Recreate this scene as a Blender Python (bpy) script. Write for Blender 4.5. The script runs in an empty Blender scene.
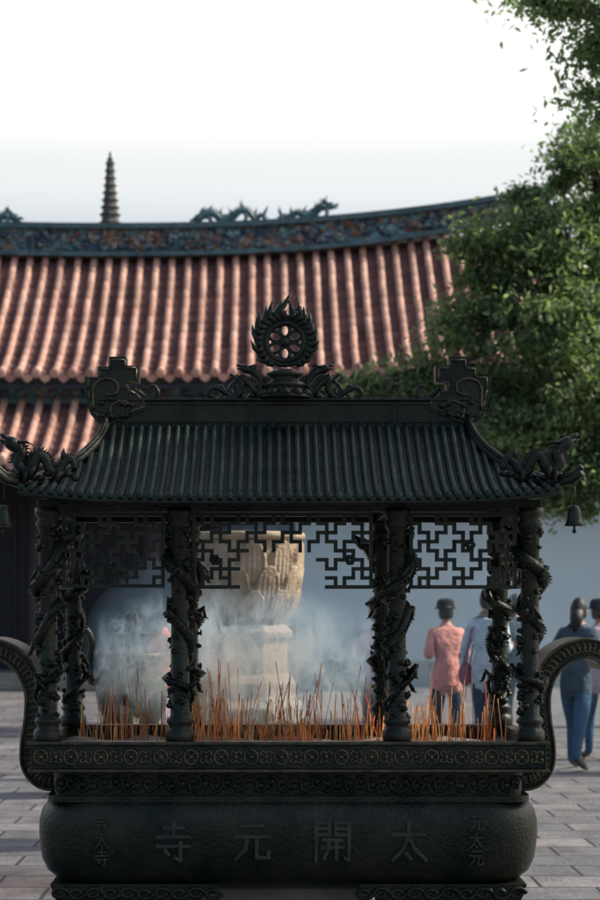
import bpy, bmesh, math, random
import numpy as np
from mathutils import Vector, Matrix
random.seed(7); np.random.seed(7)
R=math.radians
scene=bpy.context.scene
EYE=1.6; F=1778.0; VP=268
def X(u,d): return (u-VP)*d/F      # image pixel column -> metres at distance d
def Z(v,d): return EYE+(605-v)*d/F  # image pixel row -> height in metres at distance d

# ---------------------------------------------------------------- mesh builder
class MB:
    def __init__(s): s.v=[]; s.f=[]; s.m=[]; s.sm=[]
    def add(s,vs,fs,mat=0,smooth=False):
        o=len(s.v); s.v+= [tuple(a) for a in vs]
        for f in fs: s.f.append(tuple(i+o for i in f)); s.m.append(mat); s.sm.append(smooth)
    def box(s,x0,x1,y0,y1,z0,z1,mat=0):
        vs=[(x0,y0,z0),(x1,y0,z0),(x1,y1,z0),(x0,y1,z0),(x0,y0,z1),(x1,y0,z1),(x1,y1,z1),(x0,y1,z1)]
        s.add(vs,[(0,3,2,1),(4,5,6,7),(0,1,5,4),(1,2,6,5),(2,3,7,6),(3,0,4,7)],mat)
    def ext(s,poly,y0,y1,mat=0):
        n=len(poly); a=sum(poly[i][0]*poly[(i+1)%n][1]-poly[(i+1)%n][0]*poly[i][1] for i in range(n))
        if a<0: poly=poly[::-1]
        vs=[(p[0],y0,p[1]) for p in poly]+[(p[0],y1,p[1]) for p in poly]
        fs=[tuple(range(n)),tuple(range(2*n-1,n-1,-1))]+[((i+1)%n,i,i+n,(i+1)%n+n) for i in range(n)]
        s.add(vs,fs,mat)
    def tube(s,path,rad,n=8,mat=0,sy=1.0,closed=False,cap=True):
        P=[Vector(p) for p in path]; k=len(P)
        if not hasattr(rad,'__len__'): rad=[rad]*k
        vs=[];up=None
        for i in range(k):
            if closed: t=P[(i+1)%k]-P[i-1]
            else: t=P[min(i+1,k-1)]-P[max(i-1,0)]
            if t.length<1e-9: t=Vector((0,0,1))
            t.normalize()
            if up is None:
                up=Vector((0,1,0)) if abs(t.y)<.9 else Vector((1,0,0))
            up=(up-t*up.dot(t))
            if up.length<1e-6: up=t.orthogonal()
            up.normalize(); b=t.cross(up)
            for j in range(n):
                a=2*math.pi*j/n
                vs.append(P[i]+b*(math.cos(a)*rad[i])+up*(math.sin(a)*rad[i]*sy))
        fs=[]
        for i in range(k if closed else k-1):
            for j in range(n):
                a=i*n+j;b2=i*n+(j+1)%n;i2=(i+1)%k
                fs.append((a,b2,i2*n+(j+1)%n,i2*n+j))
        if cap and not closed:
            fs.append(tuple(range(n-1,-1,-1))); fs.append(tuple((k-1)*n+j for j in range(n)))
        s.add(vs,fs,mat,True)
    def lathe(s,prof,c,n=24,mat=0,smooth=True,fn=None,rot=0):
        vs=[]
        for (r,z) in prof:
            for j in range(n):
                a=2*math.pi*j/n+rot; rr=r if fn is None else fn(r,z,a)
                vs.append((c[0]+rr*math.cos(a),c[1]+rr*math.sin(a),c[2]+z))
        fs=[]
        for i in range(len(prof)-1):
            for j in range(n): fs.append((i*n+j,i*n+(j+1)%n,(i+1)*n+(j+1)%n,(i+1)*n+j))
        fs.append(tuple(range(n-1,-1,-1))); fs.append(tuple((len(prof)-1)*n+j for j in range(n)))
        s.add(vs,fs,mat,smooth)
    def ell(s,c,r,mat=0,n=10,m=7,rot=None):
        if not hasattr(r,'__len__'): r=(r,r,r)
        vs=[];fs=[]
        for i in range(m+1):
            p=math.pi*i/m
            for j in range(n):
                a=2*math.pi*j/n
                q=Vector((r[0]*math.sin(p)*math.cos(a),r[1]*math.sin(p)*math.sin(a),r[2]*math.cos(p)))
                if rot is not None: q=rot@q
                vs.append(Vector(c)+q)
        for i in range(m):
            for j in range(n): fs.append((i*n+j,(i+1)*n+j,(i+1)*n+(j+1)%n,i*n+(j+1)%n))
        s.add(vs,fs,mat,True)
    def spike(s,p,d,l,w,mat=0):
        p=Vector(p); d=Vector(d).normalized(); o=d.orthogonal().normalized(); q=d.cross(o)
        vs=[p+o*w,p+q*w,p-o*w,p-q*w,p+d*l]
        s.add(vs,[(0,1,4),(1,2,4),(2,3,4),(3,0,4)],mat)
    def obj(s,name,mats,parent=None,bevel=0,loc=None):
        me=bpy.data.meshes.new(name); me.from_pydata(s.v,[],s.f)
        if not hasattr(mats,'__len__'): mats=[mats]
        for m in mats: me.materials.append(m)
        me.polygons.foreach_set('material_index',s.m); me.polygons.foreach_set('use_smooth',s.sm); me.update()
        o=bpy.data.objects.new(name,me); scene.collection.objects.link(o)
        if parent: o.parent=parent
        if loc: o.location=loc
        if bevel:
            b=o.modifiers.new('bev','BEVEL'); b.width=bevel; b.segments=2; b.limit_method='ANGLE'; b.angle_limit=R(40)
        return o
def empty(name):
    e=bpy.data.objects.new(name,None); scene.collection.objects.link(e); return e

# ---------------------------------------------------------------- materials
def mat(name,col,rough=.7,metal=0,var=.35,scale=6,bump=.2,bscale=40,col2=None,detail=6,trans=0,island=0,spec=.5,bdist=.02,streak=None,tint=(1.6,1.7,.6),pos=(.32,.68)):
    m=bpy.data.materials.new(name); m.use_nodes=True; nt=m.node_tree; N=nt.nodes; L=nt.links
    b=N['Principled BSDF']; b.inputs['Roughness'].default_value=rough; b.inputs['Metallic'].default_value=metal
    b.inputs['Specular IOR Level'].default_value=spec
    tc=N.new('ShaderNodeTexCoord'); no=N.new('ShaderNodeTexNoise'); no.inputs['Scale'].default_value=scale; no.inputs['Detail'].default_value=detail; no.inputs['Roughness'].default_value=.65
    mp=N.new('ShaderNodeMapping'); L.new(tc.outputs['Object'],mp.inputs[0]); 
    if streak: mp.inputs['Scale'].default_value=streak
    L.new(mp.outputs[0],no.inputs['Vector'])
    cr=N.new('ShaderNodeValToRGB'); cr.color_ramp.elements[0].position=pos[0]; cr.color_ramp.elements[1].position=pos[1]
    if col2 is None:
        c1=[c*(1-var) for c in col]; c2=[min(1,c*(1+var)) for c in col]
    else: c1,c2=col,col2
    cr.color_ramp.elements[0].color=(*c1,1); cr.color_ramp.elements[1].color=(*c2,1)
    L.new(no.outputs['Fac'],cr.inputs[0]); out=cr.outputs[0]
    if island:
        g=N.new('ShaderNodeNewGeometry'); mr=N.new('ShaderNodeMapRange'); mr.inputs[3].default_value=1-island; mr.inputs[4].default_value=1+island
        L.new(g.outputs['Random Per Island'],mr.inputs[0])
        mx=N.new('ShaderNodeMix'); mx.data_type='RGBA'; mx.blend_type='MULTIPLY'; mx.inputs[0].default_value=1
        L.new(out,mx.inputs[6]); L.new(mr.outputs[0],mx.inputs[7]); out=mx.outputs[2]
    L.new(out,b.inputs['Base Color'])
    rr=N.new('ShaderNodeMapRange'); rr.inputs[3].default_value=max(0,rough-.15); rr.inputs[4].default_value=min(1,rough+.15); L.new(no.outputs['Fac'],rr.inputs[0]); L.new(rr.outputs[0],b.inputs['Roughness'])
    if bump:
        n2=N.new('ShaderNodeTexNoise'); n2.inputs['Scale'].default_value=bscale; n2.inputs['Detail'].default_value=5; L.new(tc.outputs['Object'],n2.inputs['Vector'])
        bp=N.new('ShaderNodeBump'); bp.inputs['Strength'].default_value=bump; bp.inputs['Distance'].default_value=bdist
        L.new(n2.outputs['Fac'],bp.inputs['Height']); L.new(bp.outputs[0],b.inputs['Normal'])
    if trans:
        t=N.new('ShaderNodeBsdfTranslucent'); mxs=N.new('ShaderNodeMixShader'); mxs.inputs[0].default_value=trans
        gm=N.new('ShaderNodeMix'); gm.data_type='RGBA'; gm.blend_type='MULTIPLY'; gm.inputs[0].default_value=1; gm.inputs[7].default_value=(*tint,1)
        L.new(out,gm.inputs[6]); L.new(gm.outputs[2],t.inputs[0])
        L.new(b.outputs[0],mxs.inputs[1]); L.new(t.outputs[0],mxs.inputs[2]); L.new(mxs.outputs[0],N['Material Output'].inputs[0])
    return m
bronze=mat('bronze',(.004,.010,.009),.34,.45,scale=5,col2=(.034,.038,.026),bump=.7,bscale=70,bdist=.007,spec=.4,detail=10)
bronze_tile=mat('bronze_tile',(.007,.021,.019),.42,.3,scale=8,col2=(.036,.058,.048),bump=.3,bscale=120,bdist=.004,island=.3,spec=.4)
bronze_worn=mat('bronze_worn',(.020,.030,.026),.32,.55,scale=16,col2=(.13,.105,.065),bump=.5,bscale=120,bdist=.004)
ash=mat('ash',(.25,.24,.23),.95,scale=30,bump=.6,bscale=60)
stick_m=mat('incense_stick',(.82,.50,.22),.8,scale=3,island=.35,bump=0,trans=.35,tint=(1.2,1,.8))
stick_r=mat('incense_stick_red',(.78,.26,.09),.8,scale=3,island=.35,bump=0,trans=.35,tint=(1.2,1,.8))
tile_rib=mat('roof_tile_rib',(.38,.18,.13),.7,scale=.9,col2=(.58,.36,.28),bump=.4,bscale=14,island=.3,streak=(1,.5,1))
tile_pan=mat('roof_tile_pan',(.12,.055,.05),.85,scale=2,col2=(.22,.105,.09),bump=.4,bscale=14,island=.3)
stone=mat('carved_stone',(.26,.195,.13),.85,scale=5,col2=(.46,.37,.27),bump=.5,bscale=35)
stone_g=mat('grey_stone',(.16,.155,.15),.85,scale=3,col2=(.30,.29,.275),bump=.5,bscale=30)
plaster=mat('plaster',(.42,.51,.58),.9,scale=.5,col2=(.54,.63,.70),bump=.2,bscale=10)
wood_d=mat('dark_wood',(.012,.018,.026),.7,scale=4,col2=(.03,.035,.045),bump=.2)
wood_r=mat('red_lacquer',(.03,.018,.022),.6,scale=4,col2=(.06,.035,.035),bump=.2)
bark=mat('bark',(.07,.05,.035),.9,scale=6,col2=(.16,.12,.09),bump=.8,bscale=20,bdist=.05)
leaf=mat('leaf',(.10,.16,.09),.42,scale=.9,col2=(.21,.27,.14),bump=0,trans=.5,island=.55,tint=(1.6,1.7,1.0))
leaf_s=mat('shade_tree_leaf',(.05,.09,.04),.45,scale=.9,col2=(.09,.13,.06),bump=0,trans=.3,island=.4)  # leaves of the unseen tree added to cast shade
leaf2=mat('leaf_light',(.12,.18,.10),.5,scale=.9,col2=(.18,.24,.12),bump=0,trans=.65,island=.4,tint=(2,2.1,1.5))

def ceramic():
    m=bpy.data.materials.new('glazed_ceramic_relief'); m.use_nodes=True; N=m.node_tree.nodes; L=m.node_tree.links; b=N['Principled BSDF']
    tc=N.new('ShaderNodeTexCoord'); mp=N.new('ShaderNodeMapping'); mp.inputs['Scale'].default_value=(1,1,1.3); L.new(tc.outputs['Object'],mp.inputs[0])
    no=N.new('ShaderNodeTexNoise'); no.inputs['Scale'].default_value=3; L.new(mp.outputs[0],no.inputs['Vector'])
    ad=N.new('ShaderNodeVectorMath'); ad.operation='ADD'; L.new(mp.outputs[0],ad.inputs[0]); L.new(no.outputs['Color'],ad.inputs[1])
    v=N.new('ShaderNodeTexVoronoi'); v.inputs['Scale'].default_value=5.5; L.new(ad.outputs[0],v.inputs['Vector'])
    cr=N.new('ShaderNodeValToRGB'); cr.color_ramp.interpolation='CONSTANT'; e=cr.color_ramp.elements
    cols=[(0,(.06,.10,.13)),(.3,(.11,.23,.27)),(.45,(.05,.09,.16)),(.58,(.30,.18,.13)),(.68,(.15,.24,.22)),(.8,(.34,.31,.25)),(.88,(.20,.11,.10)),(.94,(.22,.38,.44))]
    e[0].color=(*cols[0][1],1); e[0].position=0; e[1].position=cols[1][0]; e[1].color=(*cols[1][1],1)
    for p,c in cols[2:]: x=e.new(p); x.color=(*c,1)
    sp=N.new('ShaderNodeSeparateColor'); L.new(v.outputs['Color'],sp.inputs[0]); L.new(sp.outputs[0],cr.inputs[0]); L.new(cr.outputs[0],b.inputs['Base Color'])
    b.inputs['Roughness'].default_value=.4
    bp=N.new('ShaderNodeBump'); bp.inputs['Strength'].default_value=.8; bp.inputs['Distance'].default_value=.08; bp.invert=True
    L.new(v.outputs['Distance'],bp.inputs['Height']); L.new(bp.outputs[0],b.inputs['Normal']); return m
ceram=ceramic()
ceram_t=mat('teal_glaze',(.035,.07,.085),.4,scale=4,col2=(.10,.19,.21),bump=.5,bscale=12)

def paving():
    m=bpy.data.materials.new('stone_paving'); m.use_nodes=True; N=m.node_tree.nodes; L=m.node_tree.links; b=N['Principled BSDF']
    tc=N.new('ShaderNodeTexCoord'); br=N.new('ShaderNodeTexBrick'); L.new(tc.outputs['Object'],br.inputs['Vector'])
    br.inputs['Scale'].default_value=1; br.inputs['Brick Width'].default_value=.62; br.inputs['Row Height'].default_value=.42; br.inputs['Mortar Size'].default_value=.012
    br.inputs['Color1'].default_value=(.21,.195,.20,1); br.inputs['Color2'].default_value=(.12,.12,.13,1); br.inputs['Mortar'].default_value=(.025,.025,.028,1); br.inputs['Bias'].default_value=.1
    no=N.new('ShaderNodeTexNoise'); no.inputs['Scale'].default_value=2.2; no.inputs['Detail'].default_value=9; no.inputs['Roughness'].default_value=.7; L.new(tc.outputs['Object'],no.inputs['Vector'])
    mr=N.new('ShaderNodeMapRange'); mr.inputs[1].default_value=.3; mr.inputs[2].default_value=.7; mr.inputs[3].default_value=.40; mr.inputs[4].default_value=1.4; L.new(no.outputs['Fac'],mr.inputs[0])
    mx=N.new('ShaderNodeMix'); mx.data_type='RGBA'; mx.blend_type='MULTIPLY'; mx.inputs[0].default_value=1; L.new(br.outputs[0],mx.inputs[6]); L.new(mr.outputs[0],mx.inputs[7]); L.new(mx.outputs[2],b.inputs['Base Color'])
    b.inputs['Roughness'].default_value=.65
    n2=N.new('ShaderNodeTexNoise'); n2.inputs['Scale'].default_value=30; n2.inputs['Detail'].default_value=6; L.new(tc.outputs['Object'],n2.inputs['Vector'])
    ma=N.new('ShaderNodeMath'); ma.operation='MULTIPLY_ADD'; ma.inputs[1].default_value=-1.2; L.new(br.outputs['Fac'],ma.inputs[0]); L.new(n2.outputs['Fac'],ma.inputs[2])
    bp=N.new('ShaderNodeBump'); bp.inputs['Strength'].default_value=.8; bp.inputs['Distance'].default_value=.016; L.new(ma.outputs[0],bp.inputs['Height']); L.new(bp.outputs[0],b.inputs['Normal'])
    return m
g=MB(); g.add([(-300,-100,0),(300,-100,0),(300,500,0),(-300,500,0)],[(0,1,2,3)]); g.obj('ground',paving())

# ================================================================ INCENSE BURNER
burner=empty('incense_burner_pavilion')
BC=X(288.5,8); YF=8.0; YC=8.52; YB=9.04
KC=YC/F
def fx(u): return X(u,8)
def fz(v): return Z(v,8)
def cx(u): return X(u,YC)
def cz(v): return Z(v,YC)
def rrect(hx,hy,r,n=8):
    pts=[]
    for (sx,sy,a0) in ((1,-1,-90),(1,1,0),(-1,1,90),(-1,-1,180)):
        for i in range(n+1):
            a=R(a0+90*i/n); pts.append((sx*(hx-r)+r*math.cos(a),sy*(hy-r)+r*math.sin(a)))
    return pts
def loft(mb,levels,mat=0,smooth=True,capt=True):
    vs=[];k=0
    for (hx,hy,r,z) in levels:
        p=rrect(hx,hy,r); k=len(p); vs+=[(BC+a,YC+b,z) for a,b in p]
    fs=[(i*k+j,i*k+(j+1)%k,(i+1)*k+(j+1)%k,(i+1)*k+j) for i in range(len(levels)-1) for j in range(k)]
    fs.append(tuple(range(k-1,-1,-1)))
    if capt: fs.append(tuple((len(levels)-1)*k+j for j in range(k)))
    mb.add(vs,fs,mat,smooth)
s8=.0045
HB=.575
b=MB()
lv=[]
for v,h in ((893,205),(888,226),(882,238),(874,246),(862,251),(848,253),(834,254),(822,253.5),(812,251),(805,246),(801,241),(799,236)):
    lv.append((h*s8,HB-(254-h)*s8*.8,.22,fz(v)))
loft(b,lv)
b.obj('belly',bronze,burner)
b=MB(); loft(b,[(236*s8,.50,.1,fz(799.5)),(238*s8,.51,.1,fz(770))],smooth=False)
loft(b,[(243*s8,.535,.1,fz(802)),(243*s8,.535,.1,fz(796))],smooth=False)
b.obj('neck',bronze,burner)
b=MB()
hx=256*s8; hy=.585; TH=.05
z0,z1=fz(768),fz(744)
b.box(BC-hx,BC+hx,YC-hy,YC-hy+TH,z0,z1); b.box(BC-hx,BC+hx,YC+hy-TH,YC+hy,z0,z1)
b.box(BC-hx,BC-hx+TH,YC-hy+TH,YC+hy-TH,z0,z1); b.box(BC+hx-TH,BC+hx,YC-hy+TH,YC+hy-TH,z0,z1)
b.box(BC-hx+TH,BC+hx-TH,YC-hy+TH,YC+hy-TH,z0,z0+.03)
b.obj('rim_band',bronze,burner,.004)
b=MB()
e=.012
for (za,zb) in ((z1,z1+.016),(z0-.014,z0)):
    b.box(BC-hx-e,BC+hx+e,YC-hy-e,YC-hy+TH+.002,za,zb); b.box(BC-hx-e,BC+hx+e,YC+hy-TH,YC+hy+e,za,zb)
    b.box(BC-hx-e,BC-hx+TH,YC-hy+TH+.002,YC+hy-TH,za,zb); b.box(BC+hx-TH,BC+hx+e,YC-hy+TH+.002,YC+hy-TH,za,zb)
b.obj('rim_moulding',bronze_worn,burner,.004)
b=MB()
yf=YC-hy; zc=(z0+z1)/2
n=34
for i in range(n):
    xx=BC-hx+.045+(2*hx-.09)*(i/(n-1))
    if i%2==0:
        pts=[(xx+.030*math.cos(a),yf-.001,zc+.032*math.sin(a)) for a in [2*math.pi*k/16 for k in range(16)]]
        b.tube(pts,.0065,5,closed=True); b.ell((xx,yf,zc),(.012,.010,.012),n=8,m=5)
        for k in range(4):
            a=math.pi/4+k*math.pi/2; b.ell((xx+.019*math.cos(a),yf,zc+.019*math.sin(a)),(.007,.008,.007),n=6,m=4)
    else:
        for sx in(-1,1):
            for sz in (-1,1):
                pts=[]
                for k in range(12):
                    a=k/11*4.9; r=.018*(1-k/15)
                    pts.append((xx+sx*(.017-r*math.cos(a)*.9),yf-.001,zc+sz*(.018+r*math.sin(a)*.8-.004)))
                b.tube(pts,.0055,5)
        b.ell((xx,yf,zc),(.009,.009,.016),n=6,m=4)
b.obj('rim_scrollwork',bronze_worn,burner)
b=MB()
yn=YC-.506
for i in range(42):
    xx=BC-1.03+2.06*i/41; z=fz(784)
    b.ell((xx,yn,z+.012*math.sin(i*1.7)),(.018,.010,.018),n=8,m=5)
    sg=1 if i%2 else -1
    pts=[(xx+.030*math.cos(a)*(1-a/9),yn-.004,z+sg*.042*math.sin(a)*(1-a/9)) for a in [k*.55 for k in range(11)]]
    b.tube(pts,.007,5)
    b.ell((xx+.02*math.sin(i*5.1),yn-.002,z+sg*.03),(.012,.008,.008),n=6,m=4)
b.obj('neck_relief',bronze,burner)
b=MB()
def stroke(cxx,czz,S,pts,w=.09,y=None):
    for (x0,y0),(x1,y1) in zip(pts[:-1],pts[1:]):
        a=Vector((cxx+x0*S,0,czz+y0*S)); c=Vector((cxx+x1*S,0,czz+y1*S)); d=(c-a).normalized(); nn=Vector((-d.z,0,d.x))*w*S*.5; a-=d*w*S*.3; c+=d*w*S*.3
        yy=YC-HB
        b.ext([(a.x+nn.x,a.z+nn.z),(c.x+nn.x*.7,c.z+nn.z*.7),(c.x-nn.x*.7,c.z-nn.z*.7),(a.x-nn.x,a.z-nn.z)],yy-.008-random.random()*.003,yy+.05)
chars={'tai':[[(-.42,.18),(.42,.18)],[(0,.5),(-.02,.15),(-.15,-.2),(-.42,-.48)],[(0,.1),(.15,-.2),(.44,-.48)],[(-.08,-.3),(.06,-.45)]],
'kai':[[(-.42,.48),(-.42,-.5)],[(-.42,.48),(-.08,.48),(-.08,.18),(-.42,.18)],[(-.42,.33),(-.08,.33)],[(.08,.48),(.42,.48),(.42,-.48),(.32,-.42)],[(.08,.48),(.08,.18),(.42,.18)],[(.08,.33),(.42,.33)],[(-.24,.04),(.24,.04)],[(-.28,-.15),(.28,-.15)],[(-.1,.04),(-.1,-.2),(-.22,-.44)],[(.1,.04),(.1,-.46)]],
'yuan':[[(-.28,.4),(.28,.4)],[(-.44,.12),(.44,.12)],[(-.12,.12),(-.16,-.2),(-.42,-.46)],[(.12,.12),(.12,-.4),(.42,-.42),(.42,-.25)]],
'si':[[(-.25,.35),(.25,.35)],[(0,.5),(0,.12)],[(-.42,.12),(.42,.12)],[(-.42,-.12),(.42,-.12)],[(.18,-.02),(.18,-.48),(.05,-.42)],[(-.22,-.22),(-.12,-.34)]]}
for k,u in (('tai',408),('kai',332),('yuan',252),('si',174)):
    for st in chars[k]: stroke(fx(u),fz(840),.175,st,.12)
for u in (103,475):
    for row in range(3):
        for st in random.choice(list(chars.values())): stroke(fx(u),fz(822+row*17),.07,st,.13)
b.obj('inscription',mat('bronze_letter',(.02,.03,.026),.4,.4,scale=12,col2=(.065,.065,.05),bump=.4,bscale=90,bdist=.004),burner,.003)
b=MB()
def foot(cxp,dirn,y0,y1):
    P=[(0,884),(168,884),(166,893),(150,897),(150,905),(140,912),(126,908),(118,916),(122,930),(118,952),(122,962),(92,962),(60,962),(56,950),(44,930),(30,918),(20,905),(6,900)]
    b.ext([(fx(cxp+dirn*p[0]),fz(min(p[1],960))) for p in P],y0,y1)
for y0,y1 in ((7.99,8.25),(8.8,9.05)):
    foot(50,1,y0,y1); foot(527,-1,y0,y1)
for sx,u0 in ((1,50),(-1,527)):
    for k in range(10):
        u=u0+sx*(10+17*k); sg=1 if k%2 else -1
        pts=[(fx(u+9*math.cos(a)*(1-a/12)),7.985,fz(893+sg*6*math.sin(a)*(1-a/12))) for a in [j*.6 for j in range(12)]]
        b.tube(pts,.011,6)
b.obj('scroll_feet',bronze,burner,.006)
def ribbon(mb,path,w,y0,y1,mt=0):
    P=[Vector((p[0],p[1])) for p in path]; Lh=[];Rh=[]
    for i in range(len(P)):
        t=(P[min(i+1,len(P)-1)]-P[max(i-1,0)]).normalized(); nn=Vector((-t.y,t.x)); Lh.append(P[i]+nn*w/2); Rh.append(P[i]-nn*w/2)
    mb.ext([tuple(p) for p in Lh]+[tuple(p) for p in Rh[::-1]],y0,y1,mt)
def smoothpath(pts,n=8):
    out=[];P=[np.array(p,float) for p in pts]
    for i in range(len(P)-1):
        p0=P[max(i-1,0)];p1=P[i];p2=P[i+1];p3=P[min(i+2,len(P)-1)]
        for k in range(n):
            t=k/n; out.append(tuple(.5*((2*p1)+(-p0+p2)*t+(2*p0-5*p1+4*p2-p3)*t*t+(-p0+3*p1-3*p2+p3)*t**3)))
    out.append(tuple(P[-1])); return out
hp=[(236,788),(255,786),(267,772),(268,750),(264,722),(264,695),(273,672),(290,656),(312,650),(330,656),(338,668)]
for sx in (-1,1):
    b=MB(); path=smoothpath([(BC+sx*p[0]*s8,fz(p[1])) for p in hp]); ribbon(b,path,.095,8.33,8.71)
    b2=MB()
    P=[Vector((p[0],0,p[1])) for p in path]
    for off in (-.042,.042):
        pts=[]
        for i in range(len(P)):
            t=(P[min(i+1,len(P)-1)]-P[max(i-1,0)]).normalized(); pts.append(P[i]+Vector((-t.z,0,t.x))*off+Vector((0,8.326,0)))
        b2.tube(pts,.008,6)
    for i in range(2,len(P)-1,2):
        t=(P[i+1]-P[i-1]).normalized(); nn=Vector((-t.z,0,t.x))
        c=P[i]+Vector((0,8.328,0))
        q=[c+nn*(.028*math.cos(a)*(1-a/9))+t*(.016*math.sin(a)) for a in [j*.7 for j in range(9)]]
        b2.tube(q,.0065,5)
    b.obj('handle',bronze,burner,.01); b2.obj('handle_relief',bronze_worn,burner)
def dragon(mb,path,r,spikedir=None,n=8,head=True,sp=.9,axis=None,taper=.25):
    k=len(path); P=[Vector(p) for p in path]
    rad=[r*(taper+(1-taper)*math.sin(min(1,(i+1)/(k*.75))*math.pi/2)) for i in range(k)]
    mb.tube(P,rad,n)
    for i in range(1,k-1,1):
        t=(P[i+1]-P[i-1]).normalized()
        if axis is not None:
            d=P[i]-Vector(axis(P[i]))
        else:
            d=Vector((-t.z,0,t.x)); 
            if d.z<0: d=-d
        d.normalize(); mb.spike(P[i]+d*rad[i]*.7,d-t*.5,rad[i]*1.3*sp,rad[i]*.45)
    if head:
        t=(P[-1]-P[-3]).normalized(); h=P[-1]; q=t.to_track_quat('X','Z').to_matrix()
        mb.ell(h+t*r*.6,(r*1.7,r*1.1,r*1.15),rot=q)
        mb.ell(h+t*r*2.1+q@Vector((0,0,r*.25)),(r*1.2,r*.65,r*.4),rot=q)
        mb.ell(h+t*r*1.8-q@Vector((0,0,r*.6)),(r*1.1,r*.5,r*.28),rot=q)
        for s in(-1,1):
            mb.tube([h+q@Vector((0,s*r*.5,r*.8)),h+q@Vector((-r*1.2,s*r*.9,r*1.7)),h+q@Vector((-r*2.4,s*r*.9,r*1.9))],[r*.3,r*.2,r*.05],5)
            mb.ell(h+q@Vector((r*1.2,s*r*.75,r*.6)),r*.25,n=6,m=4)
        for a in range(6):
            aa=a*math.pi/3; d=q@Vector((-1,math.cos(aa)*.9,math.sin(aa)*.9)); mb.spike(h+d*r*.6,d,r*1.9,r*.35)
def pillar_mesh(flip):
    b=MB(); H0=fz(742); H1=fz(508)
    h=H1-H0
    b.lathe([(.062,0),(.066,.02),(.066,.05),(.055,.06),(.05,.075),(.062,.09),(.058,.105),(.043,.12),(.040,h*.5),(.043,h-.1),(.05,h-.09),(.058,h-.07),(.045,h-.05),(.06,h-.03),(.06,h)],(0,0,0),20)
    s=1 if flip else -1
    path=[];turn=2.9
    N=76
    for i in range(N):
        q=i/(N-1); a=s*q*turn*2*math.pi+1.2+.5*math.sin(q*17)
        rr=.052+.010*math.sin(q*9)
        path.append((rr*math.cos(a),rr*math.sin(a),.12+q*(h-.3)+.025*math.sin(q*14)))
    path+= [(path[-1][0]*1.25,path[-1][1]*1.25,path[-1][2]+.02),(path[-1][0]*1.5,path[-1][1]*1.5,path[-1][2]+.02)]
    dragon(b,path,.027,axis=lambda p:(0,0,p.z),n=8,sp=.75)
    for i in (10,20,30,42,54,64):
        p=Vector(path[i]); o=Vector((p.x,p.y,0)).normalized(); tng=Vector((-o.y,o.x,0))*(1 if i%4 else -1)
        e1=p+o*.020+tng*.03+Vector((0,0,.035)); e2=e1+tng*.025-o*.01+Vector((0,0,-.045)); 
        b.tube([p,e1,e2],[.017,.014,.010],6)
        for k in range(4): b.spike(e2,tng*.6+o*(k-1.5)*.6+Vector((0,0,-.5)),.024,.006)
        for k in range(3): b.spike(e1,o+Vector((0,0,.5*(k-1))),.02,.007)
    for k in range(95):
        a=random.random()*6.28; z=random.uniform(.11,h-.09); r=random.uniform(.012,.022)
        b.ell((.044*math.cos(a),.044*math.sin(a),z),(r,r,r*.7),n=7,m=5)
        if k%3==0:
            c=Vector((.055*math.cos(a),.055*math.sin(a),z)); tn=Vector((-math.sin(a),math.cos(a),0))
            b.tube([c+tn*(.02*math.cos(q)*(1-q/8))+Vector((0,0,.02*math.sin(q)*(1-q/8))) for q in [j*.8 for j in range(8)]],.005,5)
    return b
for fl in (0,1):
    mb=pillar_mesh(fl); me=None
    for u in ((48,397) if fl else (180,530)):
        for y in (YF,YB):
            if me is None:
                o=mb.obj('dragon_pillar',bronze,burner); me=o.data
            else:
                o=bpy.data.objects.new('dragon_pillar',me); scene.collection.objects.link(o); o.parent=burner
            o.location=(fx(u),y,fz(742)); o.rotation_euler=(0,0,(0 if y==YF else 2.0)+(.9 if u>300 else 0))
b=MB()
b.box(fx(38),fx(541),YF-.03,YF+.03,fz(512),fz(500)); b.box(fx(38),fx(541),YB-.03,YB+.03,fz(512),fz(500))
b.box(fx(38),fx(38)+.06,YF+.03,YB-.03,fz(512),fz(500)); b.box(fx(541)-.06,fx(541),YF+.03,YB-.03,fz(512),fz(500))
for u in (180,397): b.box(fx(u)-.03,fx(u)+.03,YF+.03,YB-.03,fz(511),fz(501))
b.obj('eave_beam',bronze,burner,.004)
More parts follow.
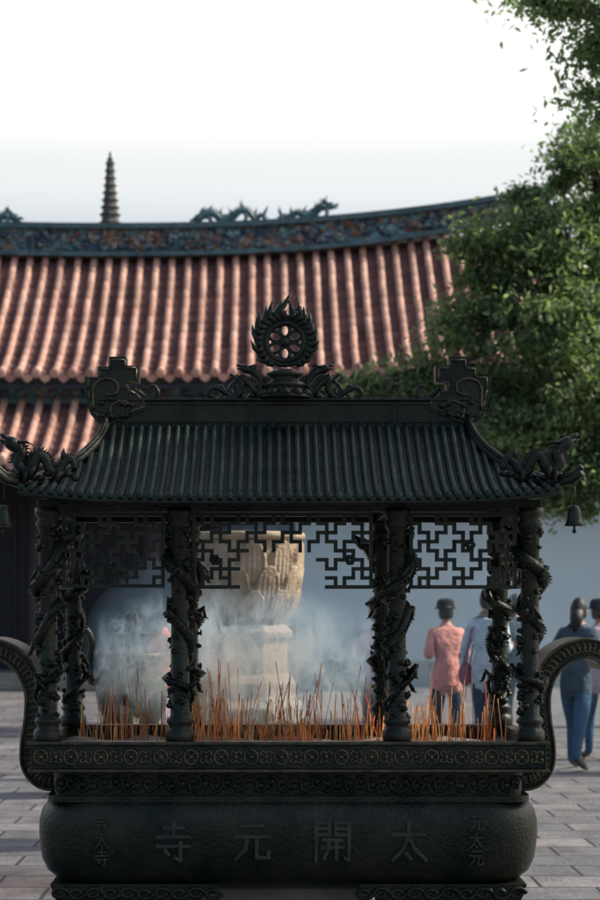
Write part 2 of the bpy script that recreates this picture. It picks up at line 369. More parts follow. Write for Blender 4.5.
def fret(mb,u0,u1,v0,v1,inside,place,sp=8.7,bw=3.7,ph=(0,0)):
    nx=round((u1-u0)/sp); nz=round((v1-v0)/sp); sx=(u1-u0)/nx; sz=(v1-v0)/nz
    E=set()
    def seg(a,c):
        E.add((min(a,c),max(a,c)))
    for i in range(-2,nx//2+4):
        for j in range(-2,nz//2+4):
            if (i+j)%2: continue
            c=(i*2+ph[0],j*2+ph[1]); m=1 if (i%2==0) else -1
            for dx,dz in ((1,0),(0,1),(-1,0),(0,-1)):
                px,pz=-dz*m,dx*m
                a=(c[0]+dx,c[1]+dz); seg(c,a); d=(a[0]+px,a[1]+pz); seg(a,d)
    for i in range(nx):
        for j in range(nz):
            if inside(u0+(i+.5)*sx,v0+(j+.5)*sz):
                for (di,dj,e1,e2) in ((-1,0,(i,j),(i,j+1)),(1,0,(i+1,j),(i+1,j+1)),(0,-1,(i,j),(i+1,j)),(0,1,(i,j+1),(i+1,j+1))):
                    ii,jj=i+di,j+dj
                    if not(0<=ii<nx and 0<=jj<nz and inside(u0+(ii+.5)*sx,v0+(jj+.5)*sz)): E.add((e1,e2))
    H={};V={}
    for (a,c) in E:
        mu=u0+(a[0]+c[0])/2*sx; mv=v0+(a[1]+c[1])/2*sz
        if not any(inside(mu+du,mv+dv) and u0<=mu+du<=u1 and v0<=mv+dv<=v1 for du,dv in ((2,2),(-2,2),(2,-2),(-2,-2))): continue
        if c[0]!=a[0]: H.setdefault(a[1],set()).add(a[0])
        else: V.setdefault(a[0],set()).add(a[1])
    w=bw/2
    for D_,hz in ((H,1),(V,0)):
        for row,ss in D_.items():
            ss=sorted(ss); i=0
            while i<len(ss):
                j=i
                while j+1<len(ss) and ss[j+1]==ss[j]+1: j+=1
                a,c=ss[i],ss[j]+1; i=j+1
                if hz: place(mb,u0+a*sx-w,u0+c*sx+w,v0+row*sz-w,v0+row*sz+w,.002)
                else: place(mb,u0+row*sx-w,u0+row*sx+w,v0+a*sz-w+.05,v0+c*sz+w-.05,0)
def pf(mb,ua,ub,va,vb,e):
    mb.box(fx(ua),fx(ub),YF-.012-e,YF+.012+e,fz(vb),fz(va))
def ins_c(u,v):
    c=(193+371)/2; d=abs(u-c)
    return v<548 or d>49 or (d>39 and v<566)
b=MB()
fret(b,64,163,514.5,586,lambda u,v:True,pf,ph=(1,1)); fret(b,194,371,514.5,587,ins_c,pf,ph=(1,0)); fret(b,411,515,514.5,587,lambda u,v:True,pf,ph=(0,1))
for u,v in ((110,570),(215,560),(350,560),(470,545)):
    for k in range(6):
        a=k*math.pi/3; b.ell((fx(u)+.014*math.cos(a),YF-.012,fz(v)+.014*math.sin(a)),(.012,.008,.012),n=6,m=4)
def pside(xx):
    def p(mb,ua,ub,va,vb,e):
        f=lambda u: YF+(u/100)*(YB-YF)
        mb.box(xx-.012-e,xx+.012+e,f(ua),f(ub),fz(vb),fz(va))
    return p
for u in (48,530): fret(b,10,90,514.5,586,lambda u,v:True,pside(fx(u)))
b.obj('fretwork_frieze',bronze,burner)
# ---- roof
YE=YC-.75
W0=180*KC; W1=1.185; D0=.05; D1=.75; ZR=cz(427); DROP=ZR-Z(497,YE)
def gv(v): return 1-max(0,1-v)**1.45
def w_(v): return W0+(W1-W0)*gv(v)**1.9
def rp(x,v,side=-1):
    s=abs(x)/W1
    return Vector((BC+x, YC+side*(D0+(D1-D0)*v), ZR-DROP*gv(v)+.045*(s**5)*v*v))
b=MB(); nv=14
for side in (-1,1):
    for i in range(nv):
        v0,v1=i/nv,(i+1)/nv; ns=30
        for j in range(ns):
            a0,a1=-1+2*j/ns,-1+2*(j+1)/ns
            q=[rp(a0*w_(v0),v0,side),rp(a1*w_(v0),v0,side),rp(a1*w_(v1),v1,side),rp(a0*w_(v1),v1,side)]
            b.add(q,[(0,1,2,3)],0,True)
            b.add([p-Vector((0,0,.03)) for p in q],[(0,1,2,3)],0,True)
for s in(-1,1):
    for i in range(nv):
        v0,v1=i/nv,(i+1)/nv
        b.add([rp(s*w_(v0),v0,-1),rp(s*w_(v0),v0,1),rp(s*w_(v1),v1,1),rp(s*w_(v1),v1,-1)],[(0,1,2,3)],0,True)
b.obj('roof_pan',bronze,burner)
b=MB(); nr=54; pitch=2*W1/nr
for side in (-1,1):
    for i in range(nr+1):
        x=-W1+.012+(2*W1-.024)*i/nr; vs=0
        while w_(vs)<abs(x) and vs<1: vs+=.01
        if vs>.97: continue
        xo=random.uniform(-.002,.002); seg=[];rd=[]
        for j in range(25):
            v=vs+(1.012-vs)*j/24; seg.append(rp(x+xo,v,side)+Vector((0,0,.008))); rd.append(.0140 if j%4==3 else .0128)
        b.tube(seg,rd,8)
        p=rp(x,1.012,side)+Vector((0,side*.006,.004)); b.ell(p,(.0155,.006,.0155),n=10,m=6)
        if i<nr:
            p=rp(x+pitch/2,1.0,side); b.ext([(p.x-.017,p.z+.004),(p.x+.017,p.z+.004),(p.x+.011,p.z-.018),(p.x,p.z-.028),(p.x-.011,p.z-.018)],p.y-.004+side*.004,p.y+.004+side*.004)
for s in (-1,1):
    for i in range(34):
        f=-1+2*(i+.5)/34
        d=abs(f)*D1; v0=max(0,(d-D0)/(D1-D0))
        pts=[]
        for j in range(9):
            v=v0+(1-v0)*j/8; wv=w_(v); pts.append((BC+s*wv,YC+f*D1,rp(wv,v).z+.006))
        b.tube(pts,.012,6)
b.obj('roof_tile_ribs',bronze_tile,burner)
b=MB()
for side in(-1,1):
    for s in (-1,1):
        pts=[rp(s*w_(v),v,side)+Vector((0,0,.018)) for v in [i/20 for i in range(21)]]
        ex=pts[-1]+Vector((s*.05,side*.04,.012)); pts+=[ex,ex+Vector((s*.035,side*.025,.03))]
        b.tube(pts,[.022]*len(pts),8); b.tube([p+Vector((0,0,.024)) for p in pts],[.014]*len(pts),8)
    p0=[rp(a*W1,1,side)-Vector((0,0,.022)) for a in [-1+2*i/30 for i in range(31)]]
    b.tube(p0,.012,6)
zr0,zr1=cz(427),cz(402); HR=183*KC
b.box(BC-HR,BC+HR,YC-.045,YC+.045,zr0-.03,zr1)
b.box(BC-HR-.015,BC+HR+.015,YC-.062,YC+.062,zr1,zr1+.012); b.box(BC-HR-.005,BC+HR+.005,YC-.058,YC+.058,zr0-.012,zr0+.004)
for k in range(5):
    a=-.86+k*.344; 
    for (x0,x1,q0,q1) in ((a+.01,a+.334,zr1-.022,zr1-.016),(a+.01,a+.334,zr0+.016,zr0+.022)): b.box(BC+x0,BC+x1,YC-.05,YC-.044,q0,q1)
    for xx in (a+.01,a+.328): b.box(BC+xx,BC+xx+.006,YC-.051,YC-.044,zr0+.016,zr1-.016)
b.obj('roof_ridge',bronze,burner,.003)
b=MB(); b2=MB()
OP=[(108,358),(125,358),(125,367),(138,367),(138,383),(127,383),(127,391),(137,396),(145,403),(148,410),(108,426),(98,424),(90,416),(86,404),(84,392),(84,378),(97,378),(97,368),(108,368)]
OX=288.5-3
for s in (1,-1):
    poly=[(BC+s*(p[0]-OX)*KC,cz(p[1])) for p in OP]
    b.ext(poly,YC-.053,YC+.053)
    cxn=sum(p[0] for p in poly)/len(poly); czn=sum(p[1] for p in poly)/len(poly)
    pts=[(cxn+(p[0]-cxn)*.88,YC-.055,czn+(p[1]-czn)*.88) for p in poly]
    for i in range(len(pts)): b2.tube([pts[i],pts[(i+1)%len(pts)]],.006,5)
    def O(u,v): return (BC+s*(u-OX)*KC,YC-.057,cz(v))
    pa=smoothpath([O(93,410),O(93,388),O(104,380),O(116,384),O(116,394),O(106,396)],5); b2.tube(pa,.008,6)
    pa=smoothpath([O(112,420),O(110,408),O(122,402),O(132,408)],5); b2.tube(pa,.008,6)
    pa=[(p[0],YC,p[2]) for p in smoothpath([O(122,404),O(134,392),O(146,399),O(156,394),O(152,386),O(145,389)],5)]
    dragon(b,pa[::-1],.015,n=6,head=False)
    for k in range(12):
        b.ell(O(100+random.uniform(0,34),400+random.uniform(0,18)),(.016,.012,.014),n=7,m=5)
b.obj('ridge_end_ornament',bronze,burner,.004); b2.obj('ridge_end_tracery',bronze_worn,burner)
b=MB(); c0=cx(285)
S=KC
b.lathe([(28*S,0),(29*S,2*S),(27*S,4*S),(23*S,6*S),(20*S,9*S),(21*S,12*S),(23*S,14*S),(21*S,16*S),(15*S,18*S),(13*S,20*S),(17*S,23*S),(19*S,26*S),(15*S,28*S),(10*S,30*S)],(c0,YC,cz(402)+.01),24)
for k in range(12):
    a=k*math.pi/6; b.ell((c0+24*S*math.cos(a),YC+24*S*math.sin(a),cz(395)),(6*S,6*S,5*S),n=8,m=5)
wc=Vector((c0,YC,cz(342)))
def circ(r,n=28,off=Vector((0,0,0))): return [wc+off+Vector((r*math.cos(2*math.pi*i/n),0,r*math.sin(2*math.pi*i/n))) for i in range(n)]
b.tube(circ(19*S),3.4*S,8,closed=True); b.tube(circ(23*S),2.6*S,6,closed=True); b.ell(wc,(5.5*S,5*S,5.5*S))
for k in range(6):
    a=k*math.pi/3+math.pi/6; o=Vector((math.cos(a),0,math.sin(a)))
    pts=[wc+o*(11.5*S)+o*(6.5*S*math.cos(t))+Vector((-o.z,0,o.x))*(4.8*S*math.sin(t)) for t in [2*math.pi*i/12 for i in range(12)]]
    b.tube(pts,1.8*S,6,closed=True)
for k in range(23):
    a=-math.pi*.30+k*(math.pi*1.60)/22; o=Vector((math.cos(a),0,math.sin(a))); tn=Vector((-o.z,0,o.x))*(1 if a<math.pi/2 else -1)
    ln=(11+6*max(0,math.sin(a))+ (3 if k%2 else 0)+(7 if abs(a-math.pi/2)<.1 else 0))*S*random.uniform(.85,1.1)
    p=wc+o*23*S; lift=Vector((0,0,1))*ln*.4
    b.tube([p,p+o*ln*.35-tn*ln*.18,p+o*ln*.6+tn*ln*.05+lift*.3,p+o*ln*.75+tn*ln*.30+lift],[4.2*S,3.8*S,2.4*S,.3*S],6)
    b.tube([p+tn*2.5*S,p+o*ln*.3+tn*ln*.4,p+o*ln*.42+tn*ln*.55+lift*.2],[2.4*S,1.9*S,.3*S],5)
for s in (1,-1):
    def Q(u,v): return (c0+s*(u-285)*S,YC,cz(v))
    pa=smoothpath([Q(355,398),Q(362,394),Q(356,388),Q(345,392),Q(336,398),Q(328,390),Q(330,378),Q(321,384),Q(313,392),Q(308,384),Q(314,374),Q(322,370)],6)
    dragon(b,pa,.019,n=8,sp=.8,taper=.45)
    pa=smoothpath([Q(336,398),Q(340,388),Q(334,380),Q(340,374)],5); b.tube(pa,[.013-.0004*i for i in range(len(pa))],6)
    pa=smoothpath([Q(312,398),Q(322,400),Q(330,394)],5); b.tube(pa,.011,6)
    pa=smoothpath([Q(350,398),Q(346,392),Q(349,386),Q(354,390)],5); b.tube(pa,.009,6)
    for u,v in ((318,396),(326,399),(342,399),(349,399),(306,396)): b.ell(Q(u,v),(.022,.02,.016),n=8,m=5)
b.obj('flame_wheel_finial',bronze,burner)
b=MB()
for s in (1,-1):
    for side,yy in ((-1,YE+.02),(1,2*YC-YE-.02)):
        sc=YE/F
        def Q2(u,v):
            x=(u-288.5)*sc; return (BC+ (x if s==1 else -x),yy,Z(v,YE))
        pa=smoothpath([Q2(74,468),Q2(70,458),Q2(63,462),Q2(57,471),Q2(49,470),Q2(44,459),Q2(36,456),Q2(31,466),Q2(24,471),Q2(17,463),Q2(20,452),Q2(14,446)],6)
        dragon(b,pa,.027,n=8,sp=.9,taper=.5)
        for u,v in ((57,471),(31,466),(24,471)):
            p=Vector(Q2(u,v)); 
            for dy in (-1,1):
                b.tube([p,p+Vector((.01,dy*.035,-.01)),p+Vector((-.005*s,dy*.04,-.05))],[.015,.013,.009],6)
        for u,v in ((40,450),(28,458),(52,462),(62,452),(34,452),(46,464),(58,466),(22,458)):
            p=Vector(Q2(u,v)); b.tube([p-Vector((0,0,.03)),p,p+Vector((random.uniform(-.02,.02),0,random.uniform(.012,.03)))],[.014,.011,.002],5)
        for u in range(18,76,7): b.ell(Q2(u,476+random.uniform(-3,2)),(.02,.02,.016),n=7,m=5)
        px=BC+(-1 if s==1 else 1)*(W1+.062); zt=Z(505,YE)
        b.tube([(px,yy-.02,zt+.085),(px,yy-.02,zt)],.004,5)
        b.lathe([(.004,0),(.018,-.004),(.026,-.02),(.030,-.05),(.036,-.075),(.043,-.088),(.040,-.092)],(px,yy-.02,zt),16)
        b.tube([(px,yy-.02,zt-.08),(px,yy-.02,zt-.12)],.005,5); b.ell((px,yy-.02,zt-.115),.010)
b.obj('corner_dragons_and_bells',bronze,burner)
b=MB(); nx,ny=60,30; vs=[]
for j in range(ny+1):
    for i in range(nx+1):
        x=BC-hx+TH+(2*hx-2*TH)*i/nx; y=YC-hy+TH+(2*hy-2*TH)*j/ny
        vs.append((x,y,z1-.055+.012*math.sin(x*17+y*9)+.01*random.random()))
b.add(vs,[(j*(nx+1)+i,j*(nx+1)+i+1,(j+1)*(nx+1)+i+1,(j+1)*(nx+1)+i) for j in range(ny) for i in range(nx)],0,True)
b.obj('ash_bed',ash,burner)
b=MB()
for k in range(520):
    if random.random()<.35: x=random.choice([-.45,-.33,-.26,-.14,.02,.10,.36,.55,.68,-.7])+random.gauss(0,.05)
    else: x=random.uniform(-.98,1.02)
    y=random.uniform(YC-.5,YC+.5); h=random.choice([.11,.13,.15,.17,.2,.24,.28,.22,.37]) *random.uniform(.75,1.15)
    lx=random.gauss(0,.12)*h; ly=random.gauss(0,.12)*h
    z=z1-.06; r=random.choice([.0017,.0020,.0025])
    b.tube([(BC+x,y,z),(BC+x+lx,y+ly,z+h)],r,5,0 if random.random()<.65 else 1)
b.obj('incense_sticks',[stick_m,stick_r],burner)

b=MB(); b.box(X(206,8.9),X(362,8.9),8.25,8.83,0,.44); b.box(X(196,8.9),X(372,8.9),8.21,8.87,0,.12)
b.obj('stone_plinth',stone_g,None,.015)

# ================================================================ LOTUS BASIN
Yb=12.; bxn=X(246,Yb)
lot=empty('stone_lotus_basin'); b=MB()
def petal(r,z,a):
    out=r
    for (zb,zt,ph,am) in ((1.50,1.70,0,.040),(1.58,1.86,.5,.036),(1.74,2.03,0,.034)):
        if zb<z<zt:
            q=(z-zb)/(zt-zb); ang=((a*11/(2*math.pi)+ph)%1)-.5; wid=.49*max(0,1-q**3.2)**.6
            if abs(ang)<wid:
                u=abs(ang)/wid; out=max(out,r+am*((1-u**4)**.5)*(.55+.45*q)+(.010 if .68<u<.9 else 0)+.006*math.cos(ang*40)*(1-q))
    return out
prof=[]
RP=[(1.48,.23),(1.52,.275),(1.58,.31),(1.66,.335),(1.78,.352),(1.90,.36),(2.03,.362)]
for i in range(101):
    z=1.48+.55*i/100
    for (za,ra),(zb_,rb) in zip(RP[:-1],RP[1:]):
        if za<=z<=zb_+1e-9: r=ra+(rb-ra)*(z-za)/(zb_-za)
    prof.append((r,z))
prof+=[(.385,2.035),(.40,2.05),(.40,2.075),(.39,2.085),(.34,2.085),(.32,1.98)]
b.lathe(prof,(bxn,Yb,0),264,fn=petal)
b.obj('lotus_bowl',stone,lot)
b=MB(); b.lathe([(.46,0),(.46,.25),(.42,.27),(.39,.3),(.39,.78),(.42,.82),(.42,.92),(.38,.96),(.36,1.0),(.36,1.08),(.33,1.12),(.30,1.14),(.30,1.36),(.33,1.38),(.34,1.42),(.30,1.46),(.24,1.48)],(bxn+.0,Yb,0),8,smooth=False,rot=math.pi/8)
b.obj('pedestal',stone_g,lot,.01)

cen=empty('bronze_tripod_censer'); b=MB(); Y2=15.; xx=X(132,Y2)
b.lathe([(.10,.55),(.22,.6),(.28,.72),(.30,.86),(.28,1.0),(.24,1.08),(.25,1.13),(.31,1.16),(.31,1.2),(.26,1.2),(.24,1.1)],(xx,Y2,0),28)
for k in range(3):
    a=k*2.094-1.57; b.tube([(xx+.18*math.cos(a),Y2+.18*math.sin(a),.68),(xx+.26*math.cos(a),Y2+.26*math.sin(a),.4),(xx+.23*math.cos(a),Y2+.23*math.sin(a),.15),(xx+.29*math.cos(a),Y2+.29*math.sin(a),.0)],[.10,.075,.05,.07],10)
for s in (-1,1):
    pa=smoothpath([(xx+s*.26,Y2,.98),(xx+s*.34,Y2,.95),(xx+s*.36,Y2,1.1),(xx+s*.34,Y2,1.3),(xx+s*.42,Y2,1.42),(xx+s*.54,Y2,1.43)],5); b.tube(pa,.03,8)
b.lathe([(.12,1.0),(.10,1.2),(.07,1.26),(.10,1.30),(.16,1.36),(.10,1.38),(.07,1.46),(.06,1.52),(.01,1.56)],(xx,Y2,0),8,smooth=False)
b.obj('body',bronze,cen)

# ================================================================ TEMPLE
tem=empty('temple_hall'); TX=X(110,40)
def rise(x,hw=9.79): return .83*(abs(x)/hw)**2.3
def roof(nm,hw,Yt,zt,Ye,ze,pitch,rf,k):
    def p(x,v): 
        g=1-max(0,1-v)**1.25
        return Vector((TX+x,Yt+(Ye-Yt)*v,zt+(ze-zt)*g+rise(x)*rf(v)))
    b=MB(); b2=MB(); n=int(hw/pitch)
    for i in range(-n,n+1):
        x=i*pitch+random.uniform(-.012,.012)
        for j in range(k):
            v0,v1=j/k,(j+1)/k
            a,c=p(x,v0),p(x,v1+.01); r0,r1=.072,.077
            a=a+Vector((random.uniform(-.008,.008),0,.03)); c=c+Vector((random.uniform(-.008,.008),0,.036))
            vs=[]
            for (q,r) in ((a,r0),(c,r1)):
                for t in range(7): 
                    an=math.pi*t/6; vs.append(q+Vector((r*math.cos(an),0,r*1.25*math.sin(an))))
            b.add(vs,[(t,t+1,t+8,t+7) for t in range(6)]+[tuple(range(7,14))],0,True)
            e0=p(x,v0); e1=p(x+pitch,v0); f0=p(x,v1); f1=p(x+pitch,v1)
            vs=[]
            for (l,rr,up) in ((e0,e1,-.03),(f0,f1,.0)):
                for t in range(5):
                    s=t/4; q=l.lerp(rr,s); q=q+Vector((0,0,up-.06*math.sin(math.pi*s))); vs.append(q)
            vs+=[v-Vector((0,0,.035)) for v in vs[5:10]]
            b2.add(vs,[(t,t+1,t+6,t+5) for t in range(4)]+[(t+5,t+6,t+11,t+10) for t in range(4)],0,True)
        e=p(x,1.01)+Vector((0,-.01,.03)); b.ell(e,(.1,.02,.1),n=12,m=6)
        e=p(x+pitch/2,1.0); b.ext([(e.x-.13,e.z+.0),(e.x+.13,e.z+.0),(e.x+.09,e.z-.1),(e.x,e.z-.16),(e.x-.09,e.z-.1)],e.y-.03,e.y-.01)
    b.obj(nm+'_tile_ribs',tile_rib,tem); b2.obj(nm+'_tile_pans',tile_pan,tem)
    b=MB()
    for i in range(-24,24):
        x0,x1=hw*i/24,hw*(i+1)/24
        for j in range(8):
            q=[p(x0,j/8),p(x1,j/8),p(x1,(j+1)/8),p(x0,(j+1)/8)]; b.add([v-Vector((0,0,.16)) for v in q],[(0,1,2,3)])
        q0,q1=p(x0,1),p(x1,1); b.add([q0-Vector((0,-.03,.26)),q1-Vector((0,-.03,.26)),q1+Vector((0,.03,-.06)),q0+Vector((0,.03,-.06))],[(0,1,2,3)])
    b.obj(nm+'_deck',wood_d,tem)
    return p
pu=roof('upper_roof',9.79,40,9.42,35.5,6.19,.355,lambda v:1-.45*v,15)
pl=roof('lower_roof',11.6,36.1,5.72,33.2,4.27,.355,lambda v:.45+.1*v,9)
b=MB()
for i in range(-24,24):
    x0,x1=9.79*i/24,9.79*(i+1)/24
    b.add([(TX+x0,40,9.42+rise(x0)),(TX+x1,40,9.42+rise(x1)),(TX+x1,45,6.19+rise(x1)*.5),(TX+x0,45,6.19+rise(x0)*.5)],[(0,1,2,3)])
b.obj('back_slope',tile_pan,tem)
b=MB(); n=60
def rthk(x): return .70*(1-.55*(abs(x)/10.4)**5)
HWR=9.85
rows=[]
for i in range(-n,n+1):
    x=HWR*i/n; zt_=10.12+rise(x); zb_=zt_-rthk(x)-.02
    rows.append((TX+x,zb_,zt_))
for (a,c) in zip(rows[:-1],rows[1:]):
    for yy0,yy1,low,mt in ((39.75,40.25,True,0),(39.62,40.38,False,1)):
        if low: za,zb2,zc2,zd=a[1],c[1],c[2]-.12,a[2]-.12
        else: za,zb2,zc2,zd=a[2]-.12,c[2]-.12,c[2],a[2]
        vs=[(a[0],yy0,za),(c[0],yy0,zb2),(c[0],yy0,zc2),(a[0],yy0,zd),(a[0],yy1,za),(c[0],yy1,zb2),(c[0],yy1,zc2),(a[0],yy1,zd)]
        b.add(vs,[(0,1,2,3),(7,6,5,4),(3,2,6,7),(0,4,5,1)],mt)
    vs=[(a[0],39.6,a[1]-.02),(c[0],39.6,c[1]-.02),(c[0],39.6,c[1]+.07),(a[0],39.6,a[1]+.07),(a[0],39.75,a[1]+.1),(c[0],39.75,c[1]+.1)]
    b.add(vs,[(0,1,2,3),(3,2,5,4)],1)
for k in range(420):
    i=random.randrange(len(rows)-1); r=rows[i]; h=random.uniform(.12,.9); s=random.uniform(.04,.12)
    b.ell((r[0]+random.uniform(0,.17),39.73,r[1]+.1+(r[2]-r[1]-.26)*h),(s,.07,s*random.uniform(.5,1.1)),0,n=7,m=5)
for k in range(-4,5):
    x=k*2.3+.6; zz=10.12+rise(x); b.box(TX+x-.03,TX+x+.03,39.70,39.745,zz-rthk(x),zz-.125,1)
b.obj('main_ridge',[ceram,ceram_t],tem)
cx0=TX; zb=10.12
prof=[(.24,0),(.26,.08),(.20,.12)]
z=.14; r=.195
for k in range(8):
    prof+=[(r,z),(r,z+.09),(r*1.28,z+.105),(r*1.25,z+.13),(r*.9,z+.16)]; z+=.165; r*=.89
prof+=[(.06,z),(.07,z+.05),(.03,z+.1),(.025,z+.2),(.01,z+.22)]
b=MB(); b.lathe(prof,(cx0,40,zb),8,smooth=False)
for s in (-1,1):
    pts=smoothpath([(TX+s*9.7,40,10.75),(TX+s*10.1,40,10.93),(TX+s*10.5,40,11.15)],4); b.tube(pts,[.16,.14,.12,.1,.09,.07,.05,.04,.03],8)
def Q(u,v): return (X(u,40),40,Z(v,40))
b.obj('pagoda_finial',mat('pagoda_glaze',(.05,.055,.055),.5,scale=6,col2=(.12,.11,.10),bump=.4,bscale=12),tem)
b=MB()
def tdragon(pts,r=.10): 
    pa=smoothpath([Q(*p) for p in pts],5); dragon(b,pa,r,n=8,sp=1.0,taper=.4)
    for i in range(4,len(pa)-3,7):
        p=Vector(pa[i]); b.tube([p,p+Vector((.08,-.05,-.15)),p+Vector((-.02,-.05,-.34))],[.06,.05,.03],6)
        b.spike(p,(random.uniform(-.6,.6),0,1),.28,.06); b.spike(p,(random.uniform(-.6,.6),0,1),.22,.05)
tdragon([(268,222),(262,215),(255,219),(248,212),(240,211),(232,218),(222,220),(214,214),(206,215),(201,217)],.085)
tdragon([(276,222),(283,216),(290,218),(297,213),(306,216),(315,213),(321,207),(328,206)],.08)
tdragon([(-45,222),(-35,214),(-25,220),(-15,214),(-5,219),(5,216),(12,217)],.085)
b.obj('ridge_dragons',ceram_t,tem)
b=MB(); b.box(TX-9.6,TX+9.6,36.15,36.5,5.6,6.35,0); b.box(TX-9.7,TX+9.7,36.05,36.148,5.68,5.80,1); b.box(TX-9.7,TX+9.7,36.05,36.148,6.05,6.13,1)
b.obj('eave_band',[ceram,ceram_t],tem)
b=MB()
for s in(-1,1): b.add([(TX+s*9.7,36.3,6),(TX+s*9.7,44.5,6),(TX+s*9.7,40,9.6)],[(0,1,2)])
b.box(TX-9.7,TX+9.7,36.5,44.5,0,5.9)
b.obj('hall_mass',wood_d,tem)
b=MB()
wl=X(296,35)
b.box(wl,TX+11.3,34.9,36.4,0,4.6); b.box(wl-.02,TX+11.32,34.84,34.895,0,.5,1)
b.obj('side_wall',[plaster,stone_g],tem)
b=MB()
for k in range(8):
    x=wl-.6-k*2.2; b.lathe([(.3,0),(.3,.15),(.24,.2),(.2,.4),(.2,4.25)],(x,34.3,.3),16)
    b.box(x-1.9,x-.3,35.98,36.05,.3,4.3,1)
    for q in range(4):
        b.box(x-1.86+q*.39,x-1.82+q*.39,35.92,35.978,.35,4.2,2)
    for q in range(7): b.box(x-1.88,x-.32,35.93,35.97,.9+q*.45,.94+q*.45,2)
b.box(TX-11,wl,34.15,34.42,4.1,4.5,2); b.box(TX-11,wl,35.8,36.45,.3,.34,1)
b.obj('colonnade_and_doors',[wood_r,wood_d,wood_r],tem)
b=MB(); b.box(TX-12,wl-.01,33.7,36.45,0,.3); b.box(TX-3,TX+3,33.35,33.69,0,.15)
b.obj('platform',stone_g,tem,.02)
b=MB(); b.box(TX+11.4,30,35.2,35.5,0,4.0); b.box(TX+11.4,30,35.1,35.6,4.0,4.12,1)
b.obj('courtyard_wall',[plaster,tile_pan])

# ================================================================ TREES
def tree(name,trunk,lobes,nl,size,lm,limbr=.16,dens=None):
    root=empty(name); b=MB()
    tp=smoothpath(trunk,6); k=len(tp); b.tube(tp,[.32-(.32-limbr)*i/k for i in range(k)],12)
    for (c,r) in lobes:
        i=int(k*random.uniform(.55,.98)); p=Vector(tp[min(i,k-1)]); c=Vector(c); d=c-p
        mid=p+d*.5+Vector((random.uniform(-.2,.2),random.uniform(-.3,.3),.25*r+.1))
        pa=smoothpath([p,mid,c],5); b.tube(pa,[limbr*.55*(1-.75*j/len(pa)) for j in range(len(pa))],7)
        for q in range(7):
            o=Vector((random.gauss(0,1),random.gauss(0,1),random.gauss(0,.8))).normalized()*r*.85
            m2=Vector(pa[-4])
            b.tube([m2,c+o*.5+Vector((0,0,.08)),c+o],[.035,.02,.006],5)
    b.obj('trunk_and_limbs',bark,root)
    C=[]
    for c,r in lobes:
        nc=max(4,int(20*(r/.5)**2))
        for _ in range(nc):
            o=np.random.normal(size=3); o/=np.linalg.norm(o); o*=r*np.random.uniform(.45,1.18)
            C.append((np.array(c)+o*np.array([1,1,.85]),r))
    per=int(nl/len(C)); cs=np.array([c for c,r in C]); n=per*len(C)
    base=np.repeat(cs,per,0); cr=np.repeat(np.random.uniform(.08,.21,len(C)),per)
    pos=base+np.random.normal(size=(n,3))*cr[:,None]*np.array([1,1,.6])
    d=np.random.normal(size=(n,3)); d[:,2]-=.3; d/=np.linalg.norm(d,axis=1)[:,None]
    u=np.random.normal(size=(n,3))+np.array([0,0,1.2]); sd=np.cross(d,u); sd/=np.linalg.norm(sd,axis=1)[:,None]
    nn=np.cross(sd,d)
    s=size*np.random.uniform(.6,1.25,n)[:,None]
    V=np.stack([pos-d*s,pos+sd*s*.42+nn*s*.12-d*s*.1,pos+d*s,pos-sd*s*.42+nn*s*.12-d*s*.1],1).reshape(-1,3)
    me=bpy.data.meshes.new('foliage'); me.vertices.add(len(V)); me.vertices.foreach_set('co',V.ravel())
    me.loops.add(4*n); me.loops.foreach_set('vertex_index',np.arange(4*n,dtype=np.int32)); me.polygons.add(n); me.polygons.foreach_set('loop_start',np.arange(0,4*n,4,dtype=np.int32))
    me.update(calc_edges=True); me.validate(); me.materials.append(lm)
    o=bpy.data.objects.new('foliage',me); scene.collection.objects.link(o); o.parent=root
D=23.
L=[]
for (u,v,r,dy) in ((558,250,54,0),(515,240,36,.3),(472,240,20,.2),(598,172,48,0),(545,325,52,-.5),(478,322,32,.2),(444,328,19,0),(585,395,62,-.5),(510,395,48,.2),(436,376,29,.3),(393,384,22,.5),(362,386,13,.5),(530,455,50,-.3),(592,475,48,-.4),(480,450,34,.3),
    (660,300,90,.5),(690,430,80,.5),(650,200,60,.8),(640,380,70,1.5),(600,320,60,1.4),(560,430,46,1.2),(740,350,80,.3),(650,480,46,-.5),(498,286,32,.4),(560,490,32,0),(592,140,24,.2),(545,205,26,.3)):
    L.append(((X(u,D),D+dy,Z(v,D)),r*D/F))
tx=X(668,D)
tree('camphor_tree',[(tx,D+.4,-.1),(tx+.05,D+.4,1.4),(tx-.1,D+.3,2.8),(tx-.1,D+.2,4.2),(tx+.1,D+.3,5.6)],L,100000,.055,leaf)
D2=17.; L=[]
for (u,v,r,dy) in ((596,28,13,0),(578,4,8,.1),(600,66,8,0),(588,95,4,.1),(560,12,4,0),(548,-5,6,0),(640,40,40,.2),(660,-40,60,.3),(615,-50,30,-.3),(710,60,60,.3),(730,-60,80,0),(598,122,5,0),(585,50,5,0),(530,2,4,0)):
    L.append(((X(u,D2),D2+dy,Z(v,D2)),r*D2/F))
tx=X(790,D2)
tree('broadleaf_tree',[(tx,D2,-.1),(tx+.1,D2,2),(tx-.2,D2,4.2),(tx-.6,D2,6),(tx-.8,D2,7)],L,11000,.045,leaf2,.08)
L=[]
for i in range(22):
    q=random.uniform(-1.9,2.0); L.append(((7.3+random.uniform(-1.5,1.5),7.0+q*.98,8.1+random.uniform(-1.5,1.4)),random.uniform(.7,.95)))
tree('offscreen_shade_tree',[(7.6,7.2,-.1),(7.5,7.3,2.5),(7.4,7.3,5),(7.4,7.3,7.4)],L,11000,.11,leaf_s,.22)  # unseen tree added off to the right, its crown shades the burner

